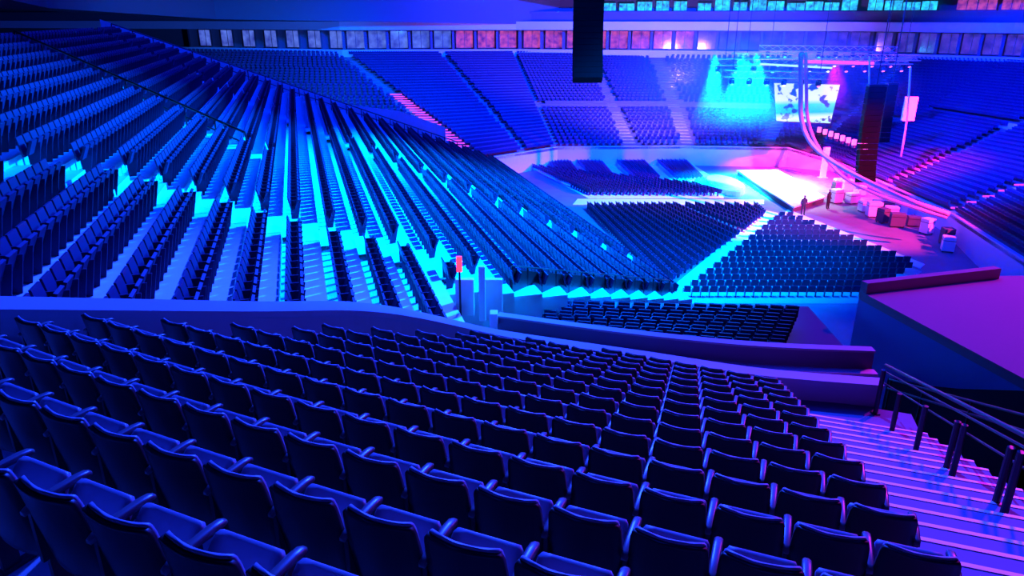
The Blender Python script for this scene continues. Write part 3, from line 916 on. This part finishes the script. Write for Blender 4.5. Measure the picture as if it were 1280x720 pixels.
# hanging cable bundle
M['cable'] = mat('pink_lit_cable', (.9,.35,.5), .5)  # pink of the light on the cable put into the base colour
m = MB(); cps = [PD(1001,66,63), PD(1001,110,63), PD(1002,150,63), PD(1016,182,62), PD(1050,208,60), PD(1095,232,57), PD(1140,252,54), PD(1186,268,53)]
m.tube(catmull(cps,6), .20, 8)
o = m.build('cable_bundle', M['cable'], smooth=True); tag(o, 'thick pink-lit cable bundle sweeping from the truss down to the right stand', 'cable')
m = MB(); cps = [PD(1007,66,63.6), PD(1008,110,63.6), PD(1010,150,63.6), PD(1024,186,62.6), PD(1055,222,60.6), PD(1095,243,57.6), PD(1150,262,55), PD(1184,272,54)]
m.tube(catmull(cps,6), .15, 8)
o = m.build('cable_bundle', M['cable'], smooth=True); tag(o, 'thinner pink-lit cable hanging just below the thick bundle', 'cable')
# white banner
e = MB(); p = P(1028,222,FL); e.box((p.x,p.y,1.7), (.35,.08,1.7)); e.box((p.x,p.y,.04),(.5,.3,.04))
tag(e.build('standing_banner', M['white']), 'tall white panel standing behind the stage', 'panel')
# road cases on the floor by the stage
rc = []
for i in range(70):
    if i < 52: x = random.uniform(1042,1135); y0_ = 232 + (x-1042)*.37; y = random.uniform(y0_, y0_+24)
    elif i < 70: x = random.uniform(1140,1190); y = 278 + (x-1140)*.62 + random.uniform(0,14)
    else: x = random.uniform(872,912); y = random.uniform(206,222)
    rc.append((x,y))
done = []
for i, (x, y) in enumerate(rc):
    p = P(x, y, FL); w = random.uniform(.35,.6); h = random.uniform(.6,1.3)
    if any((p-q).length < 1.35 for q in done): continue
    done.append(p)
    e = empty('road_case', p[:], random.uniform(-.4,.4))
    m = MB(); m.box((0,0,h/2+.12), (w,.4,h/2)); cb = m.build('case_body', M[('fascia','white','deck')[i%3]], e, bevel=.03)
    m = MB(); m.box((0,0,h*.75+.12), (w+.01,.41,.02)); m.build('case_band', M['blackmetal'], cb)
    for sx in (-1,1):
        for sy in (-1,1): m = MB(); m.tube([(sx*w*.8-.03,sy*.3,.06),(sx*w*.8+.03,sy*.3,.06)], .055, 8); m.build('caster', M['blackmetal'], e)
    tag(e, 'equipment case on the floor between the white stage and the stands', 'case', 'equipment cases by the stage')
# dark cases in front of end wall
for i, x in enumerate((757,793,830,857)):
    p = P(x, 202, FL); e = empty('equipment_rack', p[:]); m = MB(); m.box((0,0,.95),(.9,.5,.75)); m.build('rack_body', M['blackmetal'], e, bevel=.03)
    m = MB(); m.box((0,-.51,1.1),(.7,.01,.4)); m.build('rack_panel', M['fascia'], e)
    m = MB(); m.box((0,0,.1),(.8,.45,.1)); m.build('rack_base', M['blackmetal'], e)
    tag(e, 'dark equipment rack against the lavender end wall, %s from the left' % ordn(i+1), 'rack', 'racks along the end wall')
# pink lamps along the far right rail
M['lamp_p'] = mat('pink_bulb', (.2,.0,.1), emit=(1,.12,.5), estr=2.2)
for i in range(9):
    f = i/8; p = PD(1024+58*f, 163+21*f, 82-8*f); e = empty('rail_lamp', p[:])
    m = MB(); m.tube([(0,0,-.2),(0,0,.35)], .24, 8); m.build('lamp_shade', M['lamp_p'], e); m = MB(); m.box((0,0,-.35),(.15,.15,.15)); m.build('lamp_base', M['blackmetal'], e)
    tag(e, 'small pink lamp in the row left of the loudspeakers, %s from the left' % ordn(i+1), 'lamp', 'pink lamps in a row')
# aisle lamps: lit steps in two aisles
M['step_p'] = mat('lit_step_pink', (.3,.05,.15), emit=(1,.06,.42), estr=.9)
def step_lights(a, b, n, w, label, mt, dz=.45):
    e = empty('aisle_light_strip', a[:]); 
    for i in range(n):
        p = a.lerp(b, (i+.5)/n) - a + Vector((0,0,dz)); m = MB(); m.box(p, (w,.10,.06)); m.build('step_light', mt, e)
    tag(e, label, 'lights')
step_lights(lerp_path(Ef,.5), lerp_path(Eb,.5), 24, .5, 'pink lit steps climbing the right-hand stand from the corner', M['step_p'])
pE = lambda t, f: lerp_path(Ef,t).lerp(lerp_path(Eb,t), f)
step_lights(pE(.25,.55), pE(.25,1), 14, .4, 'pink lit steps in the upper part of the right-hand stand', M['step_p'])
pD = lambda t, f: lerp_path(Df,t).lerp(lerp_path(Db,t), f)
step_lights(pD(.5,.08), pD(.5,.55), 22, .8, 'pink lit steps in the corner stand behind the left stand', M['step_p'])

# ------------------------------------------------------------------ portal at the foot of the left stand
M['red'] = mat('red_sign_light', (.3,0,.02), emit=(1,.05,.12), estr=1.6)
q = hitA(600,385); base = Vector((q.x, q.y, 0)); 
pd = 15.5
def vbox(px0, py0, px1, py1, depth, th, name, mt, label, cat=None, st=True):
    a = PD(px0,py1,depth); b = PD(px1,py0,depth); m = MB()
    m.box(((a.x+b.x)/2, depth+th/2, (a.z+b.z)/2), (abs(b.x-a.x)/2, th/2, abs(b.z-a.z)/2)); o = m.build(name, M[mt], bevel=.02)
    return struct(o, label) if st else tag(o, label, cat)
vbox(570,350,592,395,17.5,.2,'wall_portal','concrete_light','pale side wall of the portal')
vbox(599,334,606,402,17.2,.15,'portal_pillar','concrete_light','pale pillar of the portal')
vbox(606,350,628,400,18.2,.2,'wall_portal_back','concrete_light','pale rear wall of the portal')
vbox(612,393,622,410,15.8,.3,'trim_9','concrete_light','pale block at the parapet corner')
e = empty('exit_sign', PD(574,330,17.2)[:]); m = MB(); m.box((0,0,0),(.07,.05,.2)); m.build('sign_box', M['red'], e)
m = MB(); m.tube([(0,0.02,-.2),(0,.02,-1.6)], .03, 6); m.build('sign_post', M['blackmetal'], e); tag(e, 'small upright red glowing sign beside the portal', 'sign')

# ------------------------------------------------------------------ lights
def light(kind, name, loc, energy, color, target=None, size=1., angle=60, blend=.5, sx=None, sy=None):
    l = bpy.data.lights.new(name, kind); l.energy = energy; l.color = color
    if kind == 'SPOT': l.spot_size = math.radians(angle); l.spot_blend = blend; l.shadow_soft_size = size
    elif kind == 'AREA':
        l.shape = 'RECTANGLE'; l.size = sx or size; l.size_y = sy or size
    elif kind == 'SUN': l.angle = math.radians(angle)
    else: l.shadow_soft_size = size
    o = bpy.data.objects.new(name, l); COL.objects.link(o); o.location = loc
    if target is not None:
        d = Vector(target) - Vector(loc); o.rotation_euler = d.to_track_quat('-Z','Y').to_euler()
    return o
w = bpy.data.worlds.new('world'); S.world = w; w.use_nodes = True
w.node_tree.nodes['Background'].inputs[0].default_value = (.02,.004,1,1); w.node_tree.nodes['Background'].inputs[1].default_value = .02
light('AREA', 'house_wash', (15,50,ZC+22), 60000, (.0,.02,1), (5,45,0), sx=50, sy=50)
light('SPOT', 'far_wash', (24,48,ZC+18), 1500000, (.0,.03,1), (12,105,ZC-10), size=1, angle=70, blend=.7)
light('SPOT', 'corner_flood', (0,50,ZC+14), 400000, (.0,.14,1), (-22,88,ZC-11), size=1, angle=46, blend=.9)
light('SPOT', 'right_wash', (14,50,ZC+16), 1300000, (.0,.015,1), (66,72,ZC-10), size=1, angle=62, blend=.7)
light('SPOT', 'fascia_wash', (18,80,ZC-6), 60000, (.30,.12,1), (20,120,ZC-2), size=1, angle=120, blend=.6)
light('SPOT', 'stand_flood', (24,40,ZC+16), 1100000, (.0,.20,1), (-2,29,ZC-7), size=.8, angle=46, blend=1)
light('SPOT', 'stand_left', (16,34,ZC+14), 25000, (.0,.09,1), (-14,22,ZC-3), size=.8, angle=44, blend=1)
light('SPOT', 'floor_flood', (22,44,ZC+17), 480000, (.0,.20,1), (13,56,0), size=.8, angle=56, blend=.7)
light('SPOT', 'near_flood', (0,30,ZC+14), 150000, (.012,.055,1), (-1,7,ZC-5), size=.3, angle=52, blend=.8)
light('SPOT', 'wall_fill', (8,2,ZC+5), 420, (.5,.0,1), (-5,15,ZC-5.5), size=.3, angle=36, blend=1)  # added unseen lamp, tints the parapet wall purple
light('SPOT', 'magenta_flood', (26,26,ZC+10), 28000, (.9,.02,.8), (9,9,ZC-6), size=.6, angle=34, blend=.9)
light('SPOT', 'roof_flood', (30,34,ZC+8), 11000, (1,.0,.35), (16,19,ZC-9), size=.6, angle=50, blend=.8)
light('SPOT', 'stage_white', (P(975,228,FL)+Vector((0,0,7.5))), 5500, (1,.95,1), P(975,228,FL), size=.3, angle=100, blend=.6)
light('SPOT', 'stage_white', (P(995,245,FL)+Vector((0,0,7.5))), 5500, (1,.95,1), P(995,245,FL), size=.3, angle=100, blend=.6)
light('SPOT', 'stand_fill', (-2,46,ZC+19), 520000, (.0,.22,1), (1,44,6), size=.8, angle=54, blend=1)  # added unseen lamp, brightens treads shadowed by the seat backs
light('SPOT', 'cable_fill', (44,44,ZC-3), 160000, (1,.03,.2), PD(1100,236,58), size=.3, angle=40, blend=.8)  # added unseen lamp, turns the cable pink
light('SPOT', 'upper_left_fill', (-15,70,ZC-2), 60000, (.02,.14,1), (-50,115,ZC-5), size=.6, angle=80, blend=.9)  # added unseen lamp, lifts the unlit fascia at upper left
light('SPOT', 'stage_magenta', (50,50,ZC+8), 2000000, (1,.01,.5), P(1062,232,FL), size=.6, angle=25, blend=.9)

# haze over the stage with its beams
hz = MB(); hz.box((22.5,70,ZC-5.5), (14.5,14,5.5))
M['haze'] = bpy.data.materials.new('stage_haze'); M['haze'].use_nodes = True
nt = M['haze'].node_tree; nt.nodes.clear()
out = nt.nodes.new('ShaderNodeOutputMaterial'); vs = nt.nodes.new('ShaderNodeVolumeScatter')
tc = nt.nodes.new('ShaderNodeTexCoord'); mp = nt.nodes.new('ShaderNodeMapping'); mp.inputs['Location'].default_value = (-1,-1,-1); mp.inputs['Scale'].default_value = (2,2,2)
gr = nt.nodes.new('ShaderNodeTexGradient'); gr.gradient_type = 'SPHERICAL'
mu = nt.nodes.new('ShaderNodeMath'); mu.operation = 'MULTIPLY'; mu.inputs[1].default_value = .045
nt.links.new(tc.outputs['Generated'], mp.inputs['Vector']); nt.links.new(mp.outputs['Vector'], gr.inputs['Vector'])
nt.links.new(gr.outputs['Fac'], mu.inputs[0]); nt.links.new(mu.outputs[0], vs.inputs['Density']); nt.links.new(vs.outputs[0], out.inputs['Volume'])
ho = hz.build('haze', M['haze']); tag(ho, 'thin haze hanging above the stage, lit cyan and magenta', 'haze', kind='stuff')
for x, tx, en in ((895,885,1.0),(925,915,1.3),(945,960,1.0)):
    light('SPOT', 'cyan_beam', PD(x,66,72), 260000*en, (.0,.60,1), PD(tx,215,76), size=.2, angle=36, blend=1)
light('SPOT', 'cyan_beam', PD(930,66,74), 260000, (.0,.55,1), PD(935,215,76), size=.4, angle=62, blend=1)
light('SPOT', 'violet_beam', PD(1045,70,72), 170000, (.40,.0,1), P(1040,225,FL), size=.2, angle=40, blend=1)

S.view_settings.view_transform = 'Standard'; S.view_settings.look = 'None'; S.view_settings.gamma = 1
S.view_settings.use_curve_mapping = False; S.view_settings.exposure = 0
